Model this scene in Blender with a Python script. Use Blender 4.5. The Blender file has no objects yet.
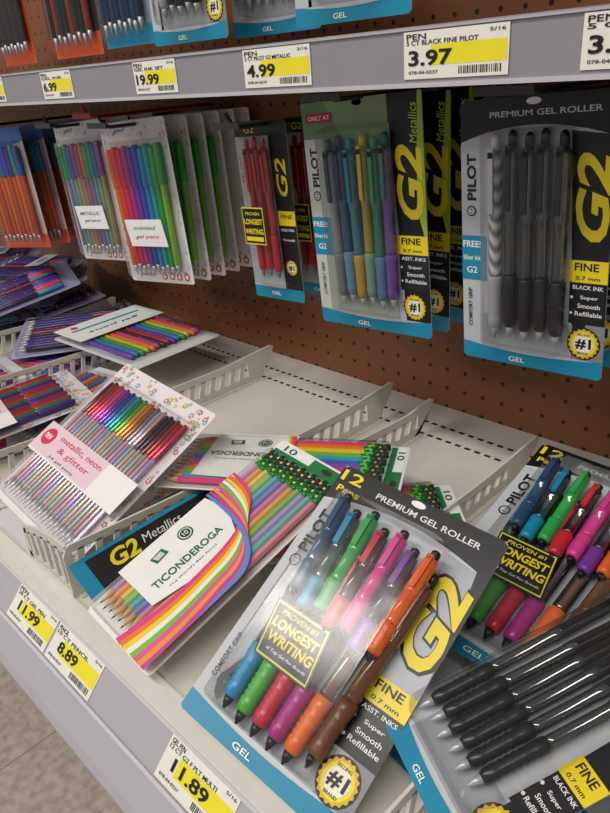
import bpy, math, random
from mathutils import Matrix, Vector
random.seed(4)
OZ=1.30
S=bpy.context.scene
COL=S.collection
try: S.view_settings.view_transform='Standard'
except Exception: pass
def lin(h):
    h=h.lstrip('#');o=[]
    for i in (0,2,4):
        c=int(h[i:i+2],16)/255.
        o.append(c/12.92 if c<=.04045 else ((c+.055)/1.055)**2.4)
    return (o[0],o[1],o[2],1.)
MC={}
def M(h,rough=.4,metal=0.,var=.05,coat=0.):
    k=(h,rough,metal,var,coat)
    if k in MC:return MC[k]
    m=bpy.data.materials.new('mat_'+h.strip('#')+('_%d'%len(MC)));m.use_nodes=True
    nt=m.node_tree;b=nt.nodes['Principled BSDF'];N=nt.nodes.new
    tc=N('ShaderNodeTexCoord');r=N('ShaderNodeMix');r.data_type='RGBA'
    if h=='stripe':
        n=N('ShaderNodeTexWave');n.inputs['Scale'].default_value=60;n.bands_direction='DIAGONAL'
        r.inputs[6].default_value=lin('75777b');r.inputs[7].default_value=lin('e4e6e8')
    else:
        n=N('ShaderNodeTexNoise');n.inputs['Scale'].default_value=60
        c=lin(h)
        r.inputs[6].default_value=tuple(max(0,x*(1-var)) for x in c[:3])+(1,)
        r.inputs[7].default_value=tuple(min(1,x*(1+var)) for x in c[:3])+(1,)
    nt.links.new(tc.outputs['Object'],n.inputs['Vector']);nt.links.new(n.outputs[0 if h!='stripe' else 'Fac'],r.inputs[0]);nt.links.new(r.outputs[2],b.inputs['Base Color'])
    b.inputs['Roughness'].default_value=rough;b.inputs['Metallic'].default_value=metal
    if coat:b.inputs['Coat Weight'].default_value=coat;b.inputs['Coat Roughness'].default_value=.08
    MC[k]=m;return m
def clearmat(name,lo=.03,hi=.5,rough=.15,tint=None,dens=0):
    m=bpy.data.materials.new(name);m.use_nodes=True;nt=m.node_tree;nt.nodes.clear();N=nt.nodes.new;L=nt.links.new
    o=N('ShaderNodeOutputMaterial');t=N('ShaderNodeBsdfTransparent')
    if tint:t.inputs[0].default_value=lin(tint)
    g=N('ShaderNodeBsdfGlossy');g.inputs['Roughness'].default_value=rough
    mx=N('ShaderNodeMixShader');lw=N('ShaderNodeLayerWeight');lw.inputs[0].default_value=.35
    mr=N('ShaderNodeMapRange');mr.inputs[3].default_value=lo;mr.inputs[4].default_value=hi
    if not tint:
        tc=N('ShaderNodeTexCoord');nz=N('ShaderNodeTexNoise');nz.inputs['Scale'].default_value=30;nz.inputs['Detail'].default_value=1
        bp=N('ShaderNodeBump');bp.inputs['Strength'].default_value=.35;bp.inputs['Distance'].default_value=.0018
        L(tc.outputs['Object'],nz.inputs['Vector']);L(nz.outputs[0],bp.inputs['Height']);L(bp.outputs[0],g.inputs['Normal'])
    L(lw.outputs['Fresnel'],mr.inputs[0]);L(mr.outputs[0],mx.inputs[0])
    L(t.outputs[0],mx.inputs[1]);L(g.outputs[0],mx.inputs[2]);L(mx.outputs[0],o.inputs[0]);return m
CLEAR=clearmat('clear_blister')
SMOKE=clearmat('smoky_clear_plastic',.14,.85,.12,'b6b7bb')
def mesh(name,v,f,mats,idx=None,smooth=False):
    me=bpy.data.meshes.new(name);me.from_pydata(v,[],f)
    for m in mats:me.materials.append(m)
    if idx:
        for p,i in zip(me.polygons,idx):p.material_index=i
    if smooth:
        for p in me.polygons:p.use_smooth=True
    me.update();return me
def obj(name,me,parent=None,loc=(0,0,0),rot=(0,0,0),mat=None,scale=None):
    o=bpy.data.objects.new(name,me);COL.objects.link(o)
    if parent:o.parent=parent
    o.location=loc;o.rotation_euler=rot
    if scale:o.scale=scale
    if mat:
        o.material_slots[0].link='OBJECT';o.material_slots[0].material=mat
    return o
def top(o,label,cat,group=None):
    o['label']=label;o['category']=cat
    if group:o['group']=group
    return o
def boxd(x0,x1,y0,y1,z0,z1):
    v=[(x,y,z) for x in(x0,x1) for y in(y0,y1) for z in(z0,z1)]
    f=[(0,1,3,2),(4,6,7,5),(0,4,5,1),(2,3,7,6),(0,2,6,4),(1,5,7,3)]
    return v,f
class Acc:
    def __init__(s):s.v=[];s.f=[];s.i=[];s.m=[]
    def mi(s,mat):
        if mat not in s.m:s.m.append(mat)
        return s.m.index(mat)
    def add(s,v,f,mat):
        n=len(s.v);k=s.mi(mat);s.v+=list(v)
        for q in f:s.f.append(tuple(n+j for j in q));s.i.append(k)
    def box(s,*a,mat):
        v,f=boxd(*a);s.add(v,f,mat)
    def build(s,name,smooth=False):return mesh(name,s.v,s.f,s.m,s.i,smooth)
def lathe(prof,seg=12,flat=1.):
    v=[];f=[]
    for (y,r) in prof:
        for k in range(seg):
            a=2*math.pi*k/seg;v.append((r*math.cos(a),y,r*math.sin(a)*flat))
    n=len(prof)
    for i in range(n-1):
        for k in range(seg):
            k2=(k+1)%seg;f.append((i*seg+k,(i+1)*seg+k,(i+1)*seg+k2,i*seg+k2))
    f.append(tuple(range(seg)));f.append(tuple((n-1)*seg+k for k in reversed(range(seg))))
    return v,f
def lathem(name,prof,mat,seg=12):
    v,f=lathe(prof,seg);return mesh(name,v,f,[mat],smooth=True)
TC={}
def textgeo(s,bold,shear):
    k=(s,bold,shear)
    if k in TC:return TC[k]
    cu=bpy.data.curves.new('t','FONT');cu.body=s;cu.size=1;cu.resolution_u=3;cu.offset=bold;cu.shear=shear
    ob=bpy.data.objects.new('t',cu);COL.objects.link(ob)
    me=bpy.data.meshes.new_from_object(ob)
    v=[(p.co.x,p.co.y) for p in me.vertices];f=[tuple(p.vertices) for p in me.polygons]
    bpy.data.objects.remove(ob);bpy.data.curves.remove(cu);bpy.data.meshes.remove(me)
    xs=[p[0] for p in v] or [0,1];ys=[p[1] for p in v] or [0,1]
    x0,x1,y0,y1=min(xs),max(xs),min(ys),max(ys)
    v=[((p[0]-x0)/(x1-x0)-.5,(p[1]-y0)/(y1-y0)-.5) for p in v]
    TC[k]=(v,f);return TC[k]
class Print(Acc):
    def __init__(s,w,h,z0=.0006):
        super().__init__();s.w=w;s.h=h;s.z=z0;s.n=0
    def p(s,a,b):return((a-.5)*s.w,(.5-b)*s.h)
    def poly(s,pts,col,L=1,rough=.35,metal=0):
        z=s.z+L*.00012
        s.add([(*s.p(a,b),z) for a,b in pts],[tuple(range(len(pts)))],M(col,rough,metal))
    def rect(s,a0,b0,a1,b1,col,L=1,**k):s.poly([(a0,b1),(a1,b1),(a1,b0),(a0,b0)],col,L,**k)
    def circ(s,a,b,r,col,L=1,n=20,ry=None,**k):
        x,y=a,b;s.poly([(x+r*math.cos(t)/s.w,y-(ry or r)*math.sin(t)/s.h) for t in [2*math.pi*i/n for i in range(n)]],col,L,**k)
    def seal(s,a,b,r,col,L=1,n=18):
        s.poly([(a+(r if i%2 else r*.88)*math.cos(math.pi*i/n)/s.w,b-(r if i%2 else r*.88)*math.sin(math.pi*i/n)/s.h) for i in range(2*n)],col,L)
    def text(s,t,a,b,W,H,col,rot=0,bold=.012,shear=0,L=3):
        v,f=textgeo(t,bold,shear);cx,cy=s.p(a,b);r=math.radians(rot);c,d=math.cos(r),math.sin(r)
        z=s.z+L*.00012
        s.add([(cx+x*W*c-y*H*d,cy+x*W*d+y*H*c,z) for x,y in v],f,M(col,.4))
    def strip(s,pts,w0,col,L=1,w1=None):
        P=[s.p(a,b) for a,b in pts];v=[];n=len(P);z=s.z+L*.00012
        for i,(x,y) in enumerate(P):
            q=P[min(i+1,n-1)];p=P[max(i-1,0)];dx,dy=q[0]-p[0],q[1]-p[1];l=math.hypot(dx,dy) or 1
            ww=(w0+(w1-w0)*i/(n-1)) if w1 is not None else w0
            for sg in(1,-1):
                X=x-dy/l*ww/2*sg;Y=y+dx/l*ww/2*sg
                v.append((max(-s.w/2,min(s.w/2,X)),max(-s.h/2,min(s.h/2,Y)),z))
        s.add(v,[(2*i+1,2*i+3,2*i+2,2*i) for i in range(n-1)],M(col,.35))
def rr(w,h,r,n=4):
    pts=[]
    for cx,cy,a0 in((w/2-r,h/2-r,0),(-w/2+r,h/2-r,90),(-w/2+r,-h/2+r,180),(w/2-r,-h/2+r,270)):
        for i in range(n+1):
            t=math.radians(a0+90*i/n);pts.append((cx+r*math.cos(t),cy+r*math.sin(t)))
    return pts
def card_mesh(w,h,col,r=.004,t=.0006):
    p=rr(w,h,r);n=len(p)
    v=[(x,y,0) for x,y in p]+[(x,y,t) for x,y in p]
    f=[tuple(reversed(range(n))),tuple(range(n,2*n))]+[(i,(i+1)%n,n+(i+1)%n,n+i) for i in range(n)]
    return mesh('card',v,f,[M(col,.35)])
def blister_mesh(x0,x1,y0,y1,hz,r=.006,inset=.003,z0=.0008):
    cx,cy=(x0+x1)/2,(y0+y1)/2;w,h=x1-x0,y1-y0
    loops=[(rr(w,h,r),z0),(rr(w-inset*.6,h-inset*.6,r),z0+hz*.6),(rr(w-inset*1.4,h-inset*1.4,r*.9),z0+hz*.92),(rr(w-inset*3,h-inset*3,r*.7),z0+hz)]
    v=[];f=[];n=len(loops[0][0])
    for p,z in loops:v+=[(cx+x,cy+y,z) for x,y in p]
    for k in range(3):
        for i in range(n):
            j=(i+1)%n;f.append((k*n+i,k*n+j,(k+1)*n+j,(k+1)*n+i))
    f.append(tuple(range(3*n,4*n)))
    return mesh('blister',v,f,[CLEAR],smooth=False)
W0=M('888888')
G={'barrel':lathem('barrel',[(.046,.0048),(.05,.0050),(.085,.0050),(.086,.0056),(.090,.0056),(.128,.0052),(.131,.0044)],W0),
 'refill':lathem('refill',[(.046,.0024),(.10,.0024),(.101,.0016),(.128,.0016)],W0,8),
 'grip':lathem('grip',[(.009,.0036),(.011,.0050),(.017,.0057),(.019,.0050),(.021,.0057),(.023,.0050),(.025,.0058),(.027,.0051),(.029,.0058),(.031,.0051),(.033,.0058),(.035,.0053),(.040,.0059),(.046,.0058),(.047,.0050)],W0),
 'tip':lathem('tip',[(.001,.0008),(.003,.0014),(.004,.0022),(.010,.0037)],W0),
 'clicker':lathem('clicker',[(.131,.0034),(.139,.0033),(.1405,.0028),(.142,.0012)],W0)}
a=Acc();a.box(-.0021,.0021,.092,.131,.0062,.0075,mat=W0);a.box(-.0021,.0021,.127,.133,.003,.0075,mat=W0);a.box(-.0019,.0019,.091,.096,.0052,.0066,mat=W0)
G['clip']=a.build('clip')
def g2pen(par,x,y,z,col,grip,s=1.,rot=0,tip='3a3a3c',clip=None,click=None,brough=.12,sy=None,refill=None):
    b=obj('pen',G['barrel'],par,(x,y,z),(0,0,rot),SMOKE if refill else M(col,brough,coat=.6),(s,sy or s,s))
    if refill:obj('refill',G['refill'],b,mat=M(refill,.3))
    obj('grip',G['grip'],b,mat=M(grip,.3));obj('tip',G['tip'],b,mat=M(tip,.3,.3))
    obj('clip',G['clip'],b,mat=M(clip or col,.18));obj('clicker',G['clicker'],b,mat=M(click or clip or col,.25))
    return b
STK=lathem('stick',[(.012,.0036),(.013,.0040),(.10,.0040),(.101,.0036)],W0,10)
STC=lathem('cap',[(.10,.0046),(.101,.0050),(.138,.0047),(.142,.0030)],W0,10)
STT=lathem('tip',[(0,.0006),(.004,.0014),(.012,.0034)],W0,10)
def stick(par,x,y,z,body,cap,s=1.,rot=0,tip='c8c8cc',metal=0):
    b=obj('pen',STK,par,(x,y,z),(0,0,rot),M(body,.2 if metal else .15,metal),(s,s,s))
    obj('cap',STC,b,mat=M(cap,.2,metal));obj('tip',STT,b,mat=M(tip,.3,.5));return b
PB=mesh('pencil',*lathe([(.014,.0036),(.168,.0036)],6),[W0])
PF=lathem('ferrule',[(.168,.0037),(.171,.0034),(.174,.0038),(.178,.0037)],W0,10)
PE=lathem('eraser',[(.178,.0034),(.187,.0034),(.189,.0026)],W0,10)
PT=lathem('sharpened_tip',[(.003,.0009),(.014,.0036)],W0,8)
PL=lathem('lead',[(0,.0002),(.003,.0009)],W0,8)
def pencil(par,x,y,z,col,s=1.,rot=0,er='3c3c40',ld='303030'):
    b=obj('pencil',PB,par,(x,y,z),(0,0,rot),M(col,.3),(s,s,s))
    obj('ferrule',PF,b,mat=M('2f9a4a',.3,.5));obj('eraser',PE,b,mat=M(er,.7))
    obj('sharpened_tip',PT,b,mat=M('dcb184',.7));obj('lead',PL,b,mat=M(ld,.5));return b
def root(name,pos,up,n,label,group=None,cat='pen pack'):
    e=bpy.data.objects.new(name,None);COL.objects.link(e);e.empty_display_size=.02
    u=Vector(up).normalized();n=Vector(n);n=(n-n.dot(u)*u).normalized();r=u.cross(n)
    m=Matrix.Identity(4)
    for i in range(3):m[i][0]=r[i];m[i][1]=u[i];m[i][2]=n[i]
    m.translation=Vector((pos[0],pos[1],pos[2]+OZ));e.matrix_world=m
    return top(e,label,cat,group)
MESH={}
CY='148bb0'
YE='efd81e'
def badge(P,a,b,r,L=5):
    P.circ(a,b,r*1.06,'1a1a1c',L);P.seal(a,b,r,'e8b81c',L+1);P.circ(a,b,r*.80,'f6e23a',L+2)
    P.circ(a,b,r*.62,'f8f4e0',L+3);P.text('#1',a,b,r*1.0,r*.72,'141414',0,.03,L=L+5)
    P.text('SELLING',a,b-r*.60/P.h,r*.8,r*.15,'222222',L=L+5);P.text('BRAND',a,b+r*.60/P.h,r*.7,r*.15,'222222',L=L+5)
def g2_print(kind,w,h):
    P=Print(w,h)
    arch=[(i/12.,.095+.05*(2*i/12.-1)**2) for i in range(13)]
    P.poly([(0,.012),(0,.145)]+arch[1:-1]+[(1,.145),(1,.012),(.97,0),(.03,0)],'131316',1)
    if kind=='twelve':
        P.text('12',.09,.036,.14*w,.044*h,YE,0,.02);P.text('Pens',.11,.090,.15*w,.026*h,YE,0,.02)
        P.text('PREMIUM GEL ROLLER',.58,.055,.62*w,.022*h,'e8e8e8')
        P.poly([(.13,.135),(.26,.12),(.26,.20),(.13,.24)],'c3c7cd',2)
    elif kind!='metal':
        P.text('PREMIUM GEL ROLLER',.56,.055,.70*w,.02*h,'d8d8dc')
    if kind=='metal':
        P.rect(0,.0,.74,.93,'6f8f66',2);P.poly([(.74,0),(.74,.5),(.2,.0)],'88a878',3);P.poly([(0,.30),(.74,.5),(.74,.93),(0,.93)],'a4b0a8',3)
        P.rect(0,.15,.175,.93,'c4c9c6',4)
        P.poly([(.74,0),(1,0),(1,.93),(.80,.93)],'131316',3)
        P.rect(.04,.045,.28,.085,'c41c2c',6);P.text('ONLY AT',.16,.065,.20*w,.018*h,'ffffff',L=7)
        P.poly([(.97,0),(1,0),(1,.6),(.93,.45)],'a4c43a',4)
    else:
        P.poly([(.74,.12),(1,.14),(1,.93),(.80,.93)],'aeb2b8' if kind=='twelve' else '18181b',2)
        P.poly([(.80,.93),(1,.60),(1,.93)],'85888e',3)
        if kind=='twelve':P.poly([(.93,.12),(1,.14),(1,.55),(.985,.35)],'131316',3)
        if kind!='near':P.rect(0,.15,.16,.93,'c0c3c9',2)
        P.poly([(.13,.80),(.80,.80),(.80,.93),(.13,.93)],'9fa3aa',2)
    if kind!='near':
        for rad,c,l in((.034,'141416',5),(.025,'c8cace',6),(.015,'141416',7)):P.circ(.075,.395,rad*w,c,l)
        P.rect(.055,.39,.095,.40,'c8cace',8)
        P.text('PILOT',.078,.27,.17*h,.066*w,'101012',90,.03,L=6)
        if kind!='twelve':
            P.rect(.0,.49,.185,.665,CY,6);P.text('FREE!',.078,.522,.135*w,.026*h,'ffffff',0,.02,L=8)
            P.text('Silver Ink',.078,.576,.135*w,.020*h,'ffffff',L=8);P.text('G2',.078,.625,.08*w,.026*h,'ffffff',L=8)
        P.text('COMFORT GRIP',.06,.78,.16*h,.03*w,'2b2b30',90,L=6)
    ga=.885;gw=.205*w
    if kind=='twelve':P.text('G2',ga,.34,.315*h,.24*w,'0e0e10',90,.06,.25,L=5)
    P.text('G2',ga,.34,.295*h,gw,YE,90,.03,.25,L=7)
    if kind=='metal':P.text('Metallics',.93,.115,.15*h,.06*w,'c8d84a',90,0,.2,L=7);
    P.rect(.76,.555,1,.635,YE,5);P.text('FINE',.87,.578,.15*w,.028*h,'141414',0,.02,L=7);P.text('0.7 mm',.88,.618,.15*w,.014*h,'141414',L=7)
    P.poly([(.77,.79),(1,.79),(1,.635),(.77,.635)],'18181b' if kind!='metal' else '222226',5)
    P.text('ASST. INKS' if kind in('twelve','metal') else 'BLACK INK',.885,.652,.19*w,.015*h,'f0f0f0',L=7)
    for i,t in enumerate(('Super','Smooth','Refillable')):
        P.text(t,.895,.69+.03*i,(.11,.14,.17)[i]*w,.017*h,'f0f0f0',L=7)
    P.circ(.785,.69,.0012,'f0f0f0',7,8);P.circ(.785,.75,.0012,'f0f0f0',7,8)
    badge(P,.875,.865,.0125 if kind!='twelve' else .0138)
    te=[(i/12.,.928+.020*(math.sin(math.pi*i/12.))) for i in range(13)]
    P.poly([(0,.99),(.02,1),(.98,1),(1,.99)]+te[::-1],CY,4)
    P.text('GEL',.42,.975,.12*w,.02*h,'ffffff',L=10)
    P.circ(.5,.018,.006,'f4f4f4',3,14,ry=.0025)
    return P.build('card_print')
def g2_pack(kind,pos,up,n,w,h,label,group=None,pens=True):
    e=root('pen_pack',pos,up,n,label,group)
    k=(kind,round(w,4),round(h,4))
    if k not in MESH:
        base={'twelve':'ccd0d6','metal':'c8ccd2','black':'c6c9cf','near':'c6c9cf'}[kind]
        hz=.0245 if kind=='twelve' else .0172
        MESH[k]=(card_mesh(w,h,base),g2_print(kind,w,h),blister_mesh({'near':-.49,'twelve':-.36}.get(kind,-.30)*w,.28*w,-.42*h,.40*h,hz))
    c,p,b=MESH[k]
    obj('card',c,e);obj('card_print',p,e);obj('blister',b,e)
    if not pens:return e
    if kind in('black','near'):
        s=.775*h/.142;xs=[-.225,-.115,-.008,.10,.208] if kind=='black' else [-.42,-.31,-.20,-.09,.02,.13]
        r=.90*s if kind=='black' else .74*s
        for i,x in enumerate(xs):
            yy=-.39*h+(.01*h if i%2 else 0)
            if i==0 and kind=='black':g2pen(e,x*w,yy,.0062,'stripe','b0b2b6',r,0,'b0b0b4','d0d2d4','e0e0e0',sy=s)
            else:g2pen(e,x*w,yy,.0062,'26272b','1a1a1c',r,random.uniform(-.012,.012),'c4c4c8','101012','121214',sy=s,refill='26262a')
    if kind=='metal':
        s=.74*h/.142
        cs=[('8c9092','7c8082','26465e'),('2c4e72','6f94b0','1f3a5c'),('3a7c98','c0a040','2f86a8'),('a8923a','7fa890','d8bc34'),('2f7a66','5f88a8','2a9a70'),('6a4e94','7a52aa','2f7a6a')]
        for i,(c1,c2,c3) in enumerate(cs):
            g2pen(e,(-.222+.090*i)*w,-.39*h+(.012*h if i%2 else 0),.0062,c1,c2,s*.90,(.03 if i<3 else -.02)*(.5),'c8c8cc',c3,c3,.12,sy=s)
    if kind=='twelve':
        s=.140/.142*h/.209
        lo=['1c8fc4','4fb440','cc2a44','b02a88','ee7028','74452a']
        for i,c1 in enumerate(lo):
            g2pen(e,(-.262+.100*i)*w,(-.43+(.035 if i==5 else 0)+(.012 if i==0 else 0))*h,.0074,'a0a6ac' if i<5 else '6a4028',c1,s*1.14,.05-.02*i,'222226',c1,'202024',.1,sy=s*1.03,refill=c1 if i<5 else None)
        hi=[('2a4a70'),('1390b8'),('2fae50'),('cc2a3c'),('e2449a'),('7a3aa6'),('ee6a2c')]
        for i,c1 in enumerate(hi):
            g2pen(e,(-.262+.084*i)*w,-.012*h-.030*h*(i%2)-.006*i*h,.0150,'%s'%c1,c1,s*1.02,.080-.018*i,'1c1c20',c1,'16161a',.1,sy=.40*h/.142,refill=c1 if i%2 else None)
        P=Print(w,h,.0168)
        P.poly([(.19,.535),(.53,.535),(.58,.72),(.24,.72)],'101012',1);
        P.poly([(.20,.541),(.522,.541),(.568,.714),(.25,.714)],'dfe42a',2);P.poly([(.208,.547),(.515,.547),(.56,.708),(.256,.708)],'101012',3)
        P.text('PROVEN #1',.37,.567,.22*w,.018*h,YE,0,L=5);P.text('LONGEST',.38,.603,.28*w,.034*h,YE,0,.03,L=5);P.text('WRITING',.395,.648,.28*w,.034*h,YE,0,.03,L=5);P.text('of Top Gel Pen Brands',.41,.686,.25*w,.013*h,'f0f0f0',0,L=5)
        obj('sticker',P.build('sticker'),e)
    return e
RB=['ee7b22','e8452c','e22a6a','c0309a','7a3fb0','3a56c0','2a8ad0','22a8b0','2fa84a','8cc63f']
def gel_pack(pos,up,n,w,h,label,group=None,cols=RB,n_p=10,base='f3f2f1',kind='hang',pens=True,title='GEL PENS',caps=None):
    e=root('gel_pen_pack',pos,up,n,label,group,'gel pen pack')
    P=Print(w,h);rnd=random.Random(7)
    if kind=='hang':
        for i in range(70):
            aa=rnd.random();bb=rnd.choice([rnd.uniform(0.02,.12),rnd.uniform(.88,.94)])
            if rnd.random()<.55:aa=rnd.choice([.03,.97]);bb=rnd.uniform(.1,.9)
            P.circ(min(.96,max(.04,aa)),bb,rnd.uniform(.0012,.003),rnd.choice(['d0d4da','e298ac','a4c8e0','e8d0b0']),1+i%2,8)
        for q in range(4):P.circ(.56+.115*q,.955,.0052,'c8283a',2,14);P.circ(.56+.115*q,.955,.0030,'f3f2f1',3,10)
        P.text('gel',.3,.05,.2*w,.03*h,'5a86b0',shear=.3,L=3);P.text('pens',.28,.955,.25*w,.025*h,'c8386a',shear=.3,L=3)
    if kind=='floral':
        for i in range(110):
            sd=rnd.random()
            aa,bb=(rnd.uniform(.03,.97),rnd.uniform(.01,.15)) if sd<.6 else (rnd.choice([rnd.uniform(.01,.06),rnd.uniform(.94,.99)]),rnd.uniform(.05,.95))
            aa=min(.97,max(.03,aa))
            c=rnd.choice(['e06a9a','d44a6a','7fb8d8','b48ad0','8fc060','f0b050']);r=rnd.uniform(.0010,.0024)
            for q in range(5):P.circ(aa+r*math.cos(q*1.257)/w,bb+r*math.sin(q*1.257)/h,r*.55,c,1+i%3,8)
            P.circ(aa,bb,r*.45,'fff6d0',4,8)
    if kind=='orange':
        P.poly([(0,0),(1,0),(1,.12),(0,.2)],'3a6ab0',1);P.rect(0,.88,1,1,'d8562c',1)
    if kind=='teal':
        P.rect(0,.90,1,1,CY,1);P.rect(0,0,1,.15,'17171a',1)
    obj('card',card_mesh(w,h,base),e);obj('card_print',P.build('card_print'),e)
    if pens:
        ph=.80*h;s=ph/.142;span=.84*w;sx=min(s,span/n_p/.0102*1.05)
        for i in range(n_p):
            c=cols[i%len(cols)];cp=(caps[i%len(caps)] if caps else c)
            x=-span/2+span*(i+.5)/n_p
            fan=(i-(n_p-1)/2)*-.006 if kind=='hang' else 0
            q=stick(e,x*(.9 if kind=='hang' else 1),-.45*h+(.012*h if i%2 else 0),.0055,c,cp,s,fan,metal=.5 if kind=='floral' else 0);q.scale=(sx,s,sx)
        obj('blister',blister_mesh(-.46*w,.46*w,-.47*h,.39*h,.0108),e)
    B=Print(w,h,.0122 if pens else .0008)
    if kind=='hang':
        B.poly([(.20,.58),(.78,.58),(.82,.75),(.24,.75)],'f2f1f3',1)
        if title=='METALLIC':B.text('METALLIC',.5,.635,.42*w,.026*h,'56689a',shear=.2,L=3);B.text('gel pens',.52,.69,.34*w,.024*h,'5a5a64',shear=.3,L=3)
        else:B.text('scented',.5,.632,.36*w,.026*h,'5a9a4a',shear=.35,L=3);B.text('gel pens',.52,.69,.38*w,.030*h,'c0406a',shear=.3,L=3)
    if kind=='floral':
        B.rect(.0,.52,1,.71,'f6f1f3',1);B.rect(.0,.52,.70,.70,'ebcfdb',2)
        B.text('metallic, neon',.44,.57,.48*w,.040*h,'d03a72',0,.005,L=4);B.text('& glitter',.44,.63,.36*w,.042*h,'d03a72',0,.005,L=4)
        B.text('24 gel pens',.38,.682,.3*w,.018*h,'5a5a60',L=4)
        B.circ(.09,.60,.010,'d8305f',4);B.text('new',.09,.60,.012,.006,'ffffff',L=6)
    if kind=='blue':
        B.poly([(.05,.34),(.5,.34),(.56,.50),(.08,.50)],'c8c8d4',1);B.text('GEL',.30,.42,.22*w,.05*h,'3a4aa0',shear=.2,L=3)
    if kind=='marker':
        B.rect(0,.62,1,.98,'f0f2f2',1);B.text('gel pens',.5,.74,.6*w,.05*h,'2a4a9a',shear=.2,L=3);B.rect(.1,.83,.9,.86,'2aa0a8',2);B.circ(.82,.91,.006,'d83a5a',2)
    if B.v:obj('sticker',B.build('sticker'),e)
    return e
NEON=['e84a8a','f08a2a','f0dc3a','8ac63f','3ab8c8','5a6ad0','9a5ac8','e84a8a','f08a2a','8ac63f','3ab8c8','e84a8a']
PAST=['c8a0d0','f0a868','e8d878','98c888','78b8c8','8a90d0','d88ab0','e8b060','90c070','b8a0d8','78c0b8','e890a0']
def curve(p0,p1,p2,p3,n=16):
    o=[]
    for i in range(n+1):
        t=i/n;u=1-t;o.append(tuple(u**3*a+3*u*u*t*b+3*u*t*t*c+t**3*d for a,b,c,d in zip(p0,p1,p2,p3)))
    return o
def pencil_pack(pos,up,n,w,h,label,group,cols=NEON,lab=(.42,.83),waves=True):
    e=root('pencil_pack',pos,up,n,label,group,'pencil pack')
    P=Print(w,h)
    P.rect(.02,.01,.98,.075,'2f7f4a',1);P.rect(.02,.01,.5,.05,'f4f4f0',2);P.text('10',.2,.03,.16*w,.03*h,'1d5a34',L=4);P.circ(.72,.035,.006,'3a3a3a',3,14,ry=.003)
    obj('card',card_mesh(w,h,'f0efe9'),e);obj('card_print',P.build('card_print'),e)
    s=.875*h/.189;K=12;sx=.90*w/K/.0074
    for i in range(K):
        q=pencil(e,(-.41+.0745*i)*w,-.455*h-(.008*h if i%2 else 0),.0046,cols[i],s,0,'2c2c30','303030');q.scale=(sx,s,sx)
    B=Print(w,h,.0094 if waves else .0080);l0,l1=lab;lm=(l0+l1)/2
    for i in range(K):
        for j in range(5):
            B.circ(.09+.0745*i,.085+.022*j+(.011 if i%2 else 0),.0014,['2f8f4a','d8d84a'][j%2],1,8)
    if waves:B.poly([(0,l1+.01),(.56,l1+.01),(.68,lm),(.60,l0+.04),(.30,l0-.02),(0,l0+.0)],'f4f3ee',1)
    else:B.poly([(0,l1),(.86,l1),(.90,l0+.03),(0,l0)],'f4f3ee',1)
    tx=.42;rt=90 if waves else 270
    B.text('TICONDEROGA',tx,lm+.010,.32*h,.082*w,'1e6a3c',rt,.02,L=4)
    B.text('The World\'s Best Pencil',tx+.11,lm+.02,.22*h,.022*w,'444444',rt,0,L=4)
    B.circ(.18,lm-.05,.078*w,'1f4a30',3);B.circ(.18,lm-.05,.064*w,'e8e8e0',4);B.circ(.18,lm-.05,.052*w,'1f4a30',5);B.text('10',.18,lm-.05,.055*w,.055*w,'f2f2ea',rt,L=7)
    B.poly([(.13,lm+.05),(.22,lm+.04),(.24,lm+.10),(.15,lm+.11)],'2a6a48',3);B.poly([(.15,lm+.06),(.21,lm+.055),(.22,lm+.09),(.16,lm+.10)],'d0d8c8',4)
    if waves:
        cs=['e8408e','f0802a','f6d43a','f4f2ea','7cc242','e85aa0','f09a3a','c84a9a','6a8ad0']
        for i,c in enumerate(cs):
            B.strip(curve((.0,l0-.15+.017*i),(.50,l0-.15+.017*i),(.64+.045*i,l0+.02),(.66+.040*i,lm+.0)),.0028,c,6+i,.0052)
            B.strip(curve((.66+.040*i,lm+.0),(.70+.042*i,lm+.16),(.66+.05*i,l1+.05),(.60+.056*i,.998)),.0052,c,6+i,.0074)
    else:
        for i,c in enumerate(['e8408e','f0802a','f6d43a']):
            B.strip(curve((.0,l0+.02+.012*i),(.3,l0-.03+.012*i),(.6,l0+.05+.012*i),(.92,l0+.0+.012*i)),.0026,c,2+i,.0030)
    obj('sleeve_print',B.build('sleeve_print'),e)
    obj('blister',blister_mesh(-.48*w,.48*w,-.485*h,.42*h,.0086,r=.003,inset=.002),e)
    return e
def struct(o):o['kind']='structure';return o
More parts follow.
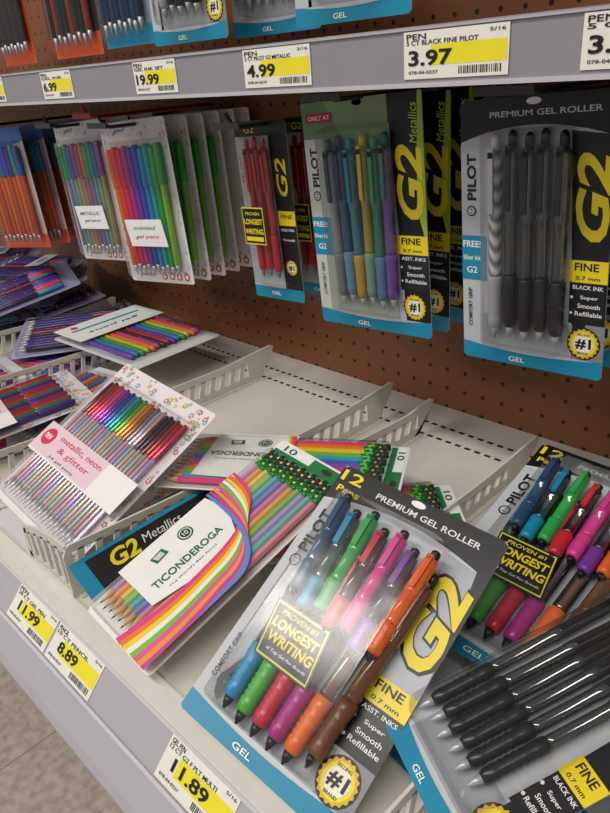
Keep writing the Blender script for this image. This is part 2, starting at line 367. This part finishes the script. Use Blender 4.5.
def wallmat():
    m=bpy.data.materials.new('pegboard');m.use_nodes=True;nt=m.node_tree;b=nt.nodes['Principled BSDF'];N=nt.nodes.new;L=nt.links.new
    tc=N('ShaderNodeTexCoord');sc=N('ShaderNodeVectorMath');sc.operation='MULTIPLY';sc.inputs[1].default_value=(1/.0254,0,1/.0254)
    fr=N('ShaderNodeVectorMath');fr.operation='FRACTION';sb=N('ShaderNodeVectorMath');sb.operation='SUBTRACT';sb.inputs[1].default_value=(.5,0,.5)
    ln=N('ShaderNodeVectorMath');ln.operation='LENGTH';lt=N('ShaderNodeMath');lt.operation='LESS_THAN';lt.inputs[1].default_value=.10
    L(tc.outputs['Object'],sc.inputs[0]);L(sc.outputs[0],fr.inputs[0]);L(fr.outputs[0],sb.inputs[0]);L(sb.outputs[0],ln.inputs[0]);L(ln.outputs['Value'],lt.inputs[0])
    n=N('ShaderNodeTexNoise');n.inputs['Scale'].default_value=9;n.inputs['Detail'].default_value=8
    mx=N('ShaderNodeMix');mx.data_type='RGBA';mx.inputs[6].default_value=lin('734526');mx.inputs[7].default_value=lin('8e5a34');L(tc.outputs['Object'],n.inputs['Vector']);L(n.outputs[0],mx.inputs[0])
    m2=N('ShaderNodeMix');m2.data_type='RGBA';m2.inputs[7].default_value=lin('150b05');L(lt.outputs[0],m2.inputs[0]);L(mx.outputs[2],m2.inputs[6]);L(m2.outputs[2],b.inputs['Base Color']);b.inputs['Roughness'].default_value=.5
    return m
def floormat():
    m=bpy.data.materials.new('floor_tile');m.use_nodes=True;nt=m.node_tree;b=nt.nodes['Principled BSDF'];N=nt.nodes.new;L=nt.links.new
    tc=N('ShaderNodeTexCoord');n=N('ShaderNodeTexNoise');n.inputs['Scale'].default_value=45;n.inputs['Detail'].default_value=4
    br=N('ShaderNodeTexBrick');br.offset=0;br.inputs['Scale'].default_value=1;br.inputs['Brick Width'].default_value=.3048;br.inputs['Row Height'].default_value=.3048;br.inputs['Mortar Size'].default_value=.0015
    mx=N('ShaderNodeMix');mx.data_type='RGBA';mx.inputs[6].default_value=lin('b8aaa0');mx.inputs[7].default_value=lin('d4c7bd')
    cr=N('ShaderNodeMapRange');cr.inputs[1].default_value=.35;cr.inputs[2].default_value=.6
    L(tc.outputs['Object'],n.inputs['Vector']);L(n.outputs[0],cr.inputs[0]);L(cr.outputs[0],mx.inputs[0]);L(tc.outputs['Object'],br.inputs['Vector'])
    br.inputs['Mortar'].default_value=lin('9a8e84');L(mx.outputs[2],br.inputs['Color1']);L(mx.outputs[2],br.inputs['Color2']);L(br.outputs[0],b.inputs['Base Color']);b.inputs['Roughness'].default_value=.3
    return m
v,f=boxd(-3.2,1.2,.66,.68,0,2.4)
struct(obj('wall_back',mesh('wall_back',v,f,[wallmat()])))
v,f=boxd(-3.4,1.6,-2.5,.68,-.02,0)
struct(obj('floor',mesh('floor',v,f,[floormat()])))
XL,XR=-2.6,.55
WH='dcd8cd'
a=Acc();a.box(XL,XR,.165,.66,OZ-.425,OZ-.40,mat=M(WH,.5));low=obj('shelf',a.build('shelf'));top(low,'cream metal shelf deck with slotted back edge','shelf')
a=Acc()
x=XL+.02
while x<XR:
    for yy in(.585,.612):
        a.box(x,x+.007,yy,yy+.004,OZ-.4,OZ-.3997,mat=M('26221f',.8))
    x+=.0127
o=obj('slot_rows',a.build('slot_rows'),low);
def railmesh(prof,x0,x1,mat):
    v=[(x,y,z) for x in(x0,x1) for y,z in prof];n=len(prof)
    f=[(i,(i+1)%n,n+(i+1)%n,n+i) for i in range(n)]+[tuple(reversed(range(n))),tuple(range(n,2*n))]
    return mesh('price_rail',v,f,[mat])
o=obj('front_lip',railmesh([(.165,OZ-.396),(.157,OZ-.397),(.150,OZ-.408),(.150,OZ-.43),(.165,OZ-.43)],XL,XR,M('dcd9d0',.4)),low)
o=obj('price_rail',railmesh([(.152,OZ-.4075),(.1085,OZ-.452),(.103,OZ-.452),(.103,OZ-.456),(.112,OZ-.460),(.150,OZ-.425)],XL,XR,M('b4b1b8',.22)),low)
nr=Vector((0,-.0445,.0435)).normalized();ur=Vector((0,.0435,.0445)).normalized()
def slope(d,t):
    c=Vector((0,.152,-.4075))-ur*d+nr*t;return (c.y,OZ+c.z)
# raised channel edges that hold the tags
obj('channel_edge',railmesh([slope(.0385,0),slope(.0385,.0025),slope(.0355,.0025),slope(.0365,0)],XL,XR,M('cfcdd4',.2)),low)
obj('channel_edge',railmesh([slope(.0015,0),slope(.0015,.0025),slope(.0040,.0025),slope(.0030,0)],XL,XR,M('cfcdd4',.2)),low)
a=Acc();a.box(XL,XR,.30,.66,OZ-.50,OZ-.425,mat=M('6a6a6e',.6));o=obj('bracket_beam',a.build('bracket_beam'),low)
a=Acc();a.box(XL,XR,.425,.66,OZ-.012,OZ+.004,mat=M('7f7c7a',.6));up=obj('shelf',a.build('shelf'));top(up,'grey metal peg shelf over the hanging packs','shelf')
obj('price_rail',railmesh([(.42,OZ-.018),(.42,OZ+.0165),(.4235,OZ+.0175),(.426,OZ+.0165),(.426,OZ-.0185),(.4235,OZ-.0195)],XL,XR,M('928f98',.3)),up)
a=Acc();a.box(XL,XR,.4185,.42,OZ-.0195,OZ-.0165,mat=M('c4c3c8',.25));obj('rail_edge',a.build('rail_edge'),up)
a=Acc();a.box(XL,XR,.4185,.42,OZ+.0150,OZ+.0165,mat=M('b4b3b8',.25));obj('rail_edge',a.build('rail_edge'),up)
def tag(pos,upv,n,w,h,price,t1,t2,label,group,low=False):
    P=Print(w,h,.0004)
    v,f=boxd(-w/2,w/2,-h/2,h/2,0,.0004);P.add(v,f,M('eeebe2',.5))
    P.rect(.28 if not low else .22,.29,.985,.72,'f2e52a',1)
    P.text(t1,.13,.11,.2*w,.12*h,'222222',L=3);P.text(t2,.38,.235,.70*w,.10*h,'222222',L=3)
    pw=(.110 if not low else .105)*len(price);P.text(price,(.05+pw/2) if not low else (.16+pw/2),.56 if not low else .52,pw*w,(.33 if not low else .30)*h,'141414',0,.025,L=4)
    P.text('5/16',.9,.10,.14*w,.07*h,'444444',L=3)
    P.text('078-04-0237',.2,.86,.3*w,.07*h,'333333',L=3)
    rnd=random.Random(len(price)*7);xx=.55
    while xx<.93:
        ww=rnd.choice([.006,.012]);P.rect(xx,.77,xx+ww,.93,'222222',2);xx+=ww+rnd.choice([.008,.014])
    o=obj('price_label',P.build('price_label'));u=Vector(upv).normalized();nn=Vector(n).normalized();r=u.cross(nn);m=Matrix.Identity(4)
    for i in range(3):m[i][0]=r[i];m[i][1]=u[i];m[i][2]=nn[i]
    m.translation=Vector((pos[0],pos[1],pos[2]+OZ));o.matrix_world=m
    top(o,label,'price tag',group)
for x,w,p,t1,t2 in[(-.2825,.079,'3.97','PEN','5 CT BLACK FINE PILOT'),(-.45,.078,'4.99','PEN','5 CT PILOT G2 METALLIC'),(-.6215,.071,'19.99','PEN','GEL INK SET'),(-.8215,.073,'6.99','PEN','GEL INK'),(-1.0,.07,'3.49','PEN','GEL INK'),(-.158,.079,'3.97','PEN','5 CT BLUE'),(-1.2,.07,'3.49','PEN','GEL INK')]:
    tag((x,.4195,0.0),(0,0,1),(0,-1,0),w,.0285,p,t1,t2,'white and yellow paper price tag on upper rail','price tags on the upper rail')
for x,p,t1,t2 in[(-.524,'11.99','PEN','20 CT GEL PEN'),(-.448,'8.89','PENCIL','10 CT PENCIL'),(-.283,'11.89','GEL PEN','12 CT G2 F PLT MULTI'),(-.80,'9.99','PEN','GEL PEN')]:
    c=Vector((x,.152,-.4075))-ur*.0195+nr*.0003
    tag(c,ur,nr,.073,.0305,p,t1,t2,'white and yellow paper price tag on lower rail','price tags on the lower rail',True)
def divider(x,y0=.170,y1=.60,h=.042,wing=0):
    a=Acc();m=M('dedbd0',.45);t=.0011
    def q(p):
        n=len(p);v=[(-t,y,z) for y,z in p]+[(t,y,z) for y,z in p]
        a.add(v,[tuple(range(n)),tuple(reversed(range(n,2*n)))]+[(i,n+i,n+(i+1)%n,(i+1)%n) for i in range(n)],m)
    def qx(p):
        n=len(p);v=[(xx,y0-t,z) for xx,z in p]+[(xx,y0+t,z) for xx,z in p]
        a.add(v,[tuple(range(n)),tuple(reversed(range(n,2*n)))]+[(i,n+i,n+(i+1)%n,(i+1)%n) for i in range(n)],m)
    L=y1-y0
    def H(y):
        s=(y-y0)/L
        return h*(.80+.34*(1-s)**2+.10*max(0,s-.8)/.2*1.2)
    step=.0175;ysol=y0+L*.90
    N=int((ysol-y0)/step)
    q([(y0-.004,0),(y0+.004,0),(y0+.004,H(y0)),(y0,H(y0)-.002),(y0-.004,H(y0)-.010)])
    for i in range(N):
        ya=y0+.004+i*step;yb=ya+(.0075 if ya>.42 else .0060);yc=ya+step
        z0=.006 if ya<.42 else .010;za,zb,zc=H(ya),H(yb),H(yc);tk=.008 if ya<.42 else .010
        q([(ya,0),(yc,0),(yc,z0),(ya,z0)])
        q([(ya,z0),(yb,z0),(yb+.006,zb-tk+.001),(ya+.006,za-tk+.001)])
        q([(ya,za-tk),(yc,zc-tk),(yc,zc),(ya,za)])
    if wing:
        K=int(wing/.015)
        for i in range(K):
            xa=-i*.015;xb=xa-.006;xc=xa-.015;hh=lambda u:H(y0)*(1-.35*(u/wing)**2)
            ha,hb,hc=hh(-xa),hh(-xb),hh(-xc)
            qx([(xa,0),(xc,0),(xc,.006),(xa,.006)]);qx([(xa,.006),(xb,.006),(xb,hb-.007),(xa,ha-.007)]);qx([(xa,ha-.009),(xc,hc-.009),(xc,hc),(xa,ha)])
        qx([(-wing-.002,0),(-wing+.006,0),(-wing+.006,hh(wing)),(-wing-.002,hh(wing)-.006)])
    ye=y0+.004+N*step
    ar=[(y1-.012+.020*math.sin(k*math.pi/10),.012+.0+(H(y1)-.018)*(k/5.)) for k in range(0,6)]
    q([(ye,0),(y1-.03,0),(y1-.012,.006)]+ar+[(y1+.010,H(y1)-.003),(y1+.004,H(y1)),(ye,H(ye))])
    a.box(-.006,.006,y0,y1-.02,0,.0012,mat=m)
    o=obj('shelf_divider',a.build('shelf_divider'),None,(x,0,OZ-.3999));top(o,'cream plastic slotted divider standing on the shelf deck','shelf divider','dividers on the lower shelf')
for x in(-1.36,-1.14,-.935,-.71,-.49,-.43,-.295,-.155,.07):
    if x==-.43:divider(x,.40,.60)
    elif x==-.155:divider(x,.175,.60,.030)
    elif x==-.295:divider(x,.175,.60,.036)
    else:divider(x,h=.047,wing=.09 if x<-.4 else 0)
def hook(x,z,y0=.455,col='3a3a3e',lab='dark metal display hook on the pegboard'):
    prof=[(x,.665,z)]+[(x,y0+.01,z),(x,y0+.002,z+.004),(x,y0-.004,z+.014)]
    cu=bpy.data.curves.new('hook','CURVE');cu.dimensions='3D';sp=cu.splines.new('POLY');sp.points.add(len(prof)-1)
    for p,c in zip(sp.points,prof):p.co=(c[0],c[1],c[2]+OZ,1)
    cu.bevel_depth=.0022;cu.bevel_resolution=2;cu.use_fill_caps=True
    t=bpy.data.objects.new('t',cu);COL.objects.link(t);me=bpy.data.meshes.new_from_object(t);bpy.data.objects.remove(t)
    me.materials.clear();me.materials.append(M(col,.3,.4))
    for p in me.polygons:p.use_smooth=True
    o=obj('display_hook',me);top(o,lab,'display hook','hooks on the pegboard')
    a=Acc();a.box(x-.022,x+.022,y0-.008,y0-.006,OZ+z+.000,OZ+z+.006,mat=M(col,.35));obj('scan_plate',a.build('scan_plate'),o)
for x in(-.43,-.262,-.125):hook(x,-.028)
for x in(-.56,-.80,-.94,-1.2):hook(x,-.05)
for x in(-.86,):hook(x,-.04,.47,'b82a2a','red plastic capped display hook')
UPZ=(0,0,1);FR=(0,-1,0)
def rotup(deg,yaw=0):
    r=math.radians(deg);return(math.sin(-r),0,math.cos(r))
for i,y in enumerate((.50,.53,.56,.59)):
    g2_pack('metal',(-.430+.003*i,y,-.135),rotup(3.5 if i==0 else 1),FR,.140,.213,'multicolour metallic gel pen pack on green and black card','metallic gel pen packs on a hook',pens=i<2)
for i,y in enumerate((.50,.53,.56)):
    g2_pack('black',(-.262,y,-.136),rotup(3),(0.0,-1,0),.124,.210,'five black gel pens on black and silver card','black gel pen packs on a hook',pens=i<2)
for i,y in enumerate((.52,.55)):
    g2_pack('black',(-.125,y,-.136),rotup(0),FR,.124,.210,'five black gel pens on black and silver card','black gel pen packs on the next hook',pens=i<1)
def red_pack(pos,up,label,group):
    w,h=.079,.187
    e=root('pen_pack',pos,up,FR,label,group)
    P=Print(w,h);P.rect(0,0,1,.08,'17171a',1);P.text('G2',.3,.045,.2*w,.035*h,YE,L=3)
    P.rect(.66,.07,1,.93,'17171a',2);P.text('G2',.83,.3,.20*h,.2*w,YE,90,.02,.2,L=5);P.rect(.68,.48,1,.56,YE,4);P.text('FINE',.84,.51,.22*w,.022*h,'141414',L=6)
    P.text('RED INK',.84,.585,.25*w,.014*h,'f0f0f0',L=5);P.text('Smooth',.84,.64,.22*w,.014*h,'f0f0f0',L=5)
    P.rect(0,.93,1,1,CY,3);P.text('GEL',.45,.965,.2*w,.02*h,'ffffff',L=5);P.rect(0,.08,.15,.93,'c8c9ce',2);P.text('PILOT',.07,.25,.15*h,.06*w,'141416',90,L=4)
    badge(P,.83,.80,.0085)
    obj('card',card_mesh(w,h,'bcbec4'),e);obj('card_print',P.build('card_print'),e)
    for k in range(3):g2pen(e,(-.20+.16*k)*w,-.37*h+(.01*h if k%2 else 0),.0058,['b8222a','a01c24','b8222a'][k],'c82430',.80*.76*h/.142,0,'8c8c90','c41826','a81420',sy=.78*h/.142)
    obj('blister',blister_mesh(-.33*w,.30*w,-.41*h,.43*h,.0140),e)
    B=Print(w,h,.0152);B.rect(.15,.45,.58,.66,YE,1);B.rect(.165,.457,.565,.653,'101012',2);B.text('PROVEN',.365,.485,.28*w,.018*h,YE,L=4);B.text('LONGEST',.365,.53,.37*w,.032*h,YE,0,.03,L=4);B.text('WRITING',.365,.585,.37*w,.032*h,YE,0,.03,L=4);B.rect(.19,.615,.54,.64,YE,4);obj('sticker',B.build('sticker'),e)
for i,y in enumerate((.50,.535,.57)):
    red_pack((-.565+.034*i,y,-.140),rotup(3-i),'three red gel pens on black and silver card','red gel pen packs on a hook')
for i,y in enumerate((.50,.53,.555,.58,.605,.63)):
    gel_pack((-.803-.0*i,y,-.148),rotup(2 if i else 4),(0.12,-1,0),.128,.205,'rainbow gel pens on white patterned card','rainbow gel pen packs on a hook',title='GEL PENS',pens=i<4,caps=RB[:8]+['3fae4a','3fae4a'],base='e9e7e5')
for i,y in enumerate((.50,.54,.58)):
    gel_pack((-.94,y,-.142),rotup(4),(0.1,-1,0),.118,.19,'metallic gel pens on white patterned card','metallic gel pen packs on a hook',title='METALLIC',pens=i<2,cols=['8a7aa0','7a9ab0','8aa890','b0a070','b08a70','a0708a'],caps=['3fae5a','2f9f8f','5a6ab0','9a5a9a','b05a6a','c08a4a'],base='e6e4e2')
for i,y in enumerate((.48,.515,.55,.585)):
    gel_pack((-1.165,y,-.148),rotup(5),(0.15,-1,0),.13,.185,'orange and blue ballpoint pen pack on hook','ballpoint pen packs on a hook',kind='orange',base='c8b4ac',cols=['d8642a','e8752f','c8502a'],caps=['2a6ab8','3a5ac8','5a3a9a','3aa0a0'],n_p=9,pens=i<3)
gel_pack((-1.42,.50,-.148),rotup(5),(0.15,-1,0),.11,.18,'orange and blue ballpoint pen pack on hook','ballpoint pen packs on a hook',kind='orange',base='c8b4ac',cols=['e06a2a'],caps=['2a6ab8','3a8ac8'],n_p=8)
for x,kind in((-.44,'b'),(-.575,'b'),(-.665,'b'),(-.78,'t'),(-.90,'o'),(-1.07,'r'),(-1.22,'o')):
    p=(x,.50 if x!=-.575 else .54,.135+(.004 if kind=='t' else 0))
    lb='pen pack hanging above the upper shelf rail';gp='packs above the upper rail'
    if kind=='b':g2_pack('black',p,(0,0,1),FR,.128,.21,'black gel pen pack with teal bottom edge',gp)
    elif kind=='t':gel_pack(p,UPZ,FR,.10,.21,'teal bottomed pack of blue pens',gp,kind='teal',base='8c98a4',cols=['1f4272','1c2c50'],n_p=8)
    elif kind=='o':gel_pack(p,UPZ,FR,.12,.21,'orange edged pack of red and blue pens',gp,kind='orange',base='3a3436',cols=['1c1c22','a03028','2a2a30'],n_p=8)
    else:gel_pack(p,UPZ,FR,.10,.21,'orange edged pack of black pens',gp,kind='orange',base='b84a28',cols=['1c1c20','3a2a2a'],n_p=8)
GL='packs lying on the lower shelf'
def sc(p,k):return(p[0]*k,p[1]*k,p[2]*k)
g2_pack('twelve',sc((-.264,.265,-.363),.93),(.007,.853,.521),(.093,-.520,.849),.138,.207,'twelve assorted colour gel pens leaning on front edge',GL)
g2_pack('twelve',sc((-.175,.415,-.352),.975),(.02,.955,.295),(.03,-.295,.955),.1395,.205,'twelve assorted gel pens lying behind black pens',GL)
g2_pack('near',(-.105,.288,-.342),(.45,.86,.24),(.02,-.28,.96),.092,.20,'six black gel pens pack lying on top of others',GL)
g2_pack('black',(-.20,.325,-.3985),(.15,.98,.0),(0,0,1),.12,.19,'black gel pens pack lying under other packs',GL,pens=False)
g2_pack('black',(-.04,.26,-.397),(.25,.96,.0),(0,0,1),.12,.19,'black gel pens pack flat on the deck',GL)
def side_pack(pos,up,n):
    w,h=.062,.19
    e=root('pen_pack',pos,up,n,'black metallic gel pen card leaning on the divider',GL)
    P=Print(w,h);P.rect(0,.06,1,.93,'17171a',1);P.rect(0,.06,.06,.93,CY,2);P.text('G2',.25,.76,.15*h,.27*w,YE,90,.03,.25,L=3);P.text('Metallics',.22,.55,.22*h,.14*w,'e0e4e0',90,0,.25,L=3)
    P.rect(0,.93,1,1,CY,2)
    obj('card',card_mesh(w,h,'7d9c70'),e);obj('card_print',P.build('card_print'),e)
side_pack((-.4575,.262,-.374),(.02,.99,.05),(.45,-.05,.9))
pencil_pack(sc((-.411,.276,-.367),.955),(.052,.956,.288),(.070,-.292,.954),.091,.225,'striped pencils in rainbow swirl sleeve on top','pencil packs on the lower shelf',cols=PAST)
pencil_pack(sc((-.471,.403,-.374),.93),(.864,.503,.026),(-.023,-.013,1),.095,.235,'neon pencils pack lying across the divider','pencil packs on the lower shelf',lab=(.48,.85),waves=False)
pencil_pack((-.36,.367,-.375),(.677,.735,0),(0,0,1),.095,.225,'neon pencils pack tucked under other pencils','pencil packs on the lower shelf',waves=False)
GC=['5a2a3a','8a3a2a','b0303a','c83a5a','d84a8a','a03a9a','6a3a9a','3a4a9a','3a7ab0','2a9a9a','2a8a5a','6aa03a','c0a03a','d07a2a','a05a3a','7a7a80','b0b0b8','d0a0b0','4a2a2a','2a2a3a']
gel_pack(sc((-.616,.278,-.353),.95),(.050,.896,.441),(.082,-.444,.892),.161,.193,'twenty gel pens on white floral card, label band',GL,kind='floral',cols=['d0a8b4','e0c0c8','c8b0d8','b8c8e0','e0d0b0','d8b8c0','b8d8c8'],caps=GC,n_p=24,base='ece5e9')
gel_pack((-.88,.49,-.345),(1,.05,0),(0,0,1),.15,.215,'coloured pens with white label on the divider',GL,kind='marker',cols=['d84a8a','e8803a','d8c83a','4aa05a','3a8ac8','6a4aa8','c83a3a','3a3a4a'],n_p=14,base='d8dadc')
PU=['26265e','4a2a7a','24408a','6a3a8a','1e1e46','a03868','22223a']
PM=['3a3a9a','8a4ab0','e0508a','d84a3a','3a8ac0','2a2a5a','6a3a8a']
for i,(x,y,z,r) in enumerate([(-1.02,.42,-.390,.4),(-1.05,.54,-.376,-.3),(-1.25,.50,-.388,.2),(-1.27,.40,-.372,1.2),(-1.22,.54,-.356,-.2),(-1.27,.48,-.340,.7),(-1.24,.55,-.324,-.5),(-1.28,.52,-.308,.3),(-1.03,.47,-.362,.9),(-1.45,.5,-.35,.3),(-1.45,.52,-.31,.8),(-1.19,.46,-.318,1.25)]):
    gel_pack((x,y,z),(math.cos(r),math.sin(r),.03 if i<11 else .2),(.12*((i%3)-1),-.14,1),.12,.19,'blue and purple pens in clear pack on pile','pile of blue pen packs',kind='blue' if i%3==1 else 'clear',cols=PU if i%3 else PM,caps=PM if i%2 else PU[::-1],n_p=12,base='9a9cc0' if i%2 else 'a8a8c4')
for i,(x,y,z,r,cs,kd) in enumerate([(-.83,.30,-.392,1.2,RB,'floral'),(-.81,.34,-.377,1.7,['c84a5a','2a8a7a','4a4aa8','e08a3a'],'blue'),(-.82,.265,-.358,1.4,['c03a5a','c8602a','3a8a8a','5a3a8a','a8407a'],'floral'),(-1.03,.27,-.39,1.5,PM,'blue'),(-.62,.250,-.3985,1.6,RB,'floral')]):
    gel_pack((x,y,z),(math.cos(r),math.sin(r),.06 if i!=4 else 0),(0,-.1 if i!=4 else 0,1),.13,.16 if i==4 else .19,'assorted gel pens pack lying in the bin','assorted packs in the bins',kind=kd,cols=cs,n_p=14,base='dcd8de',pens=i!=4)
cam=bpy.data.cameras.new('cam');co=bpy.data.objects.new('camera',cam);COL.objects.link(co);S.camera=co
m=Matrix(((.7071,-.2667,.6549,0),(.7034,.3607,-.6125,0),(-.0729,.8937,.4427,OZ),(0,0,0,1)))
co.matrix_world=m;cam.sensor_fit='VERTICAL';cam.sensor_height=24;cam.lens=690/813*24;cam.clip_start=.01
def area(n,loc,tgt,sx,sy,e,c):
    l=bpy.data.lights.new(n,'AREA');l.shape='RECTANGLE';l.size=sx;l.size_y=sy;l.energy=e;l.color=c
    o=bpy.data.objects.new(n,l);COL.objects.link(o);o.location=loc
    d=Vector(tgt)-Vector(loc);o.rotation_euler=d.to_track_quat('-Z','Y').to_euler();return o
area('ceiling_light',(-.3,-.75,OZ+1.7),(-.4,.4,OZ-.3),2.4,.2,33,(1,.95,.88))
area('aisle_light',(-1.8,-1.5,OZ+1.2),(-.6,.5,OZ-.2),1.5,.3,18,(1,.94,.87))
w=bpy.data.worlds.new('w');S.world=w;w.use_nodes=True;bg=w.node_tree.nodes['Background'];bg.inputs[0].default_value=(1,.97,.94,1);bg.inputs[1].default_value=.28
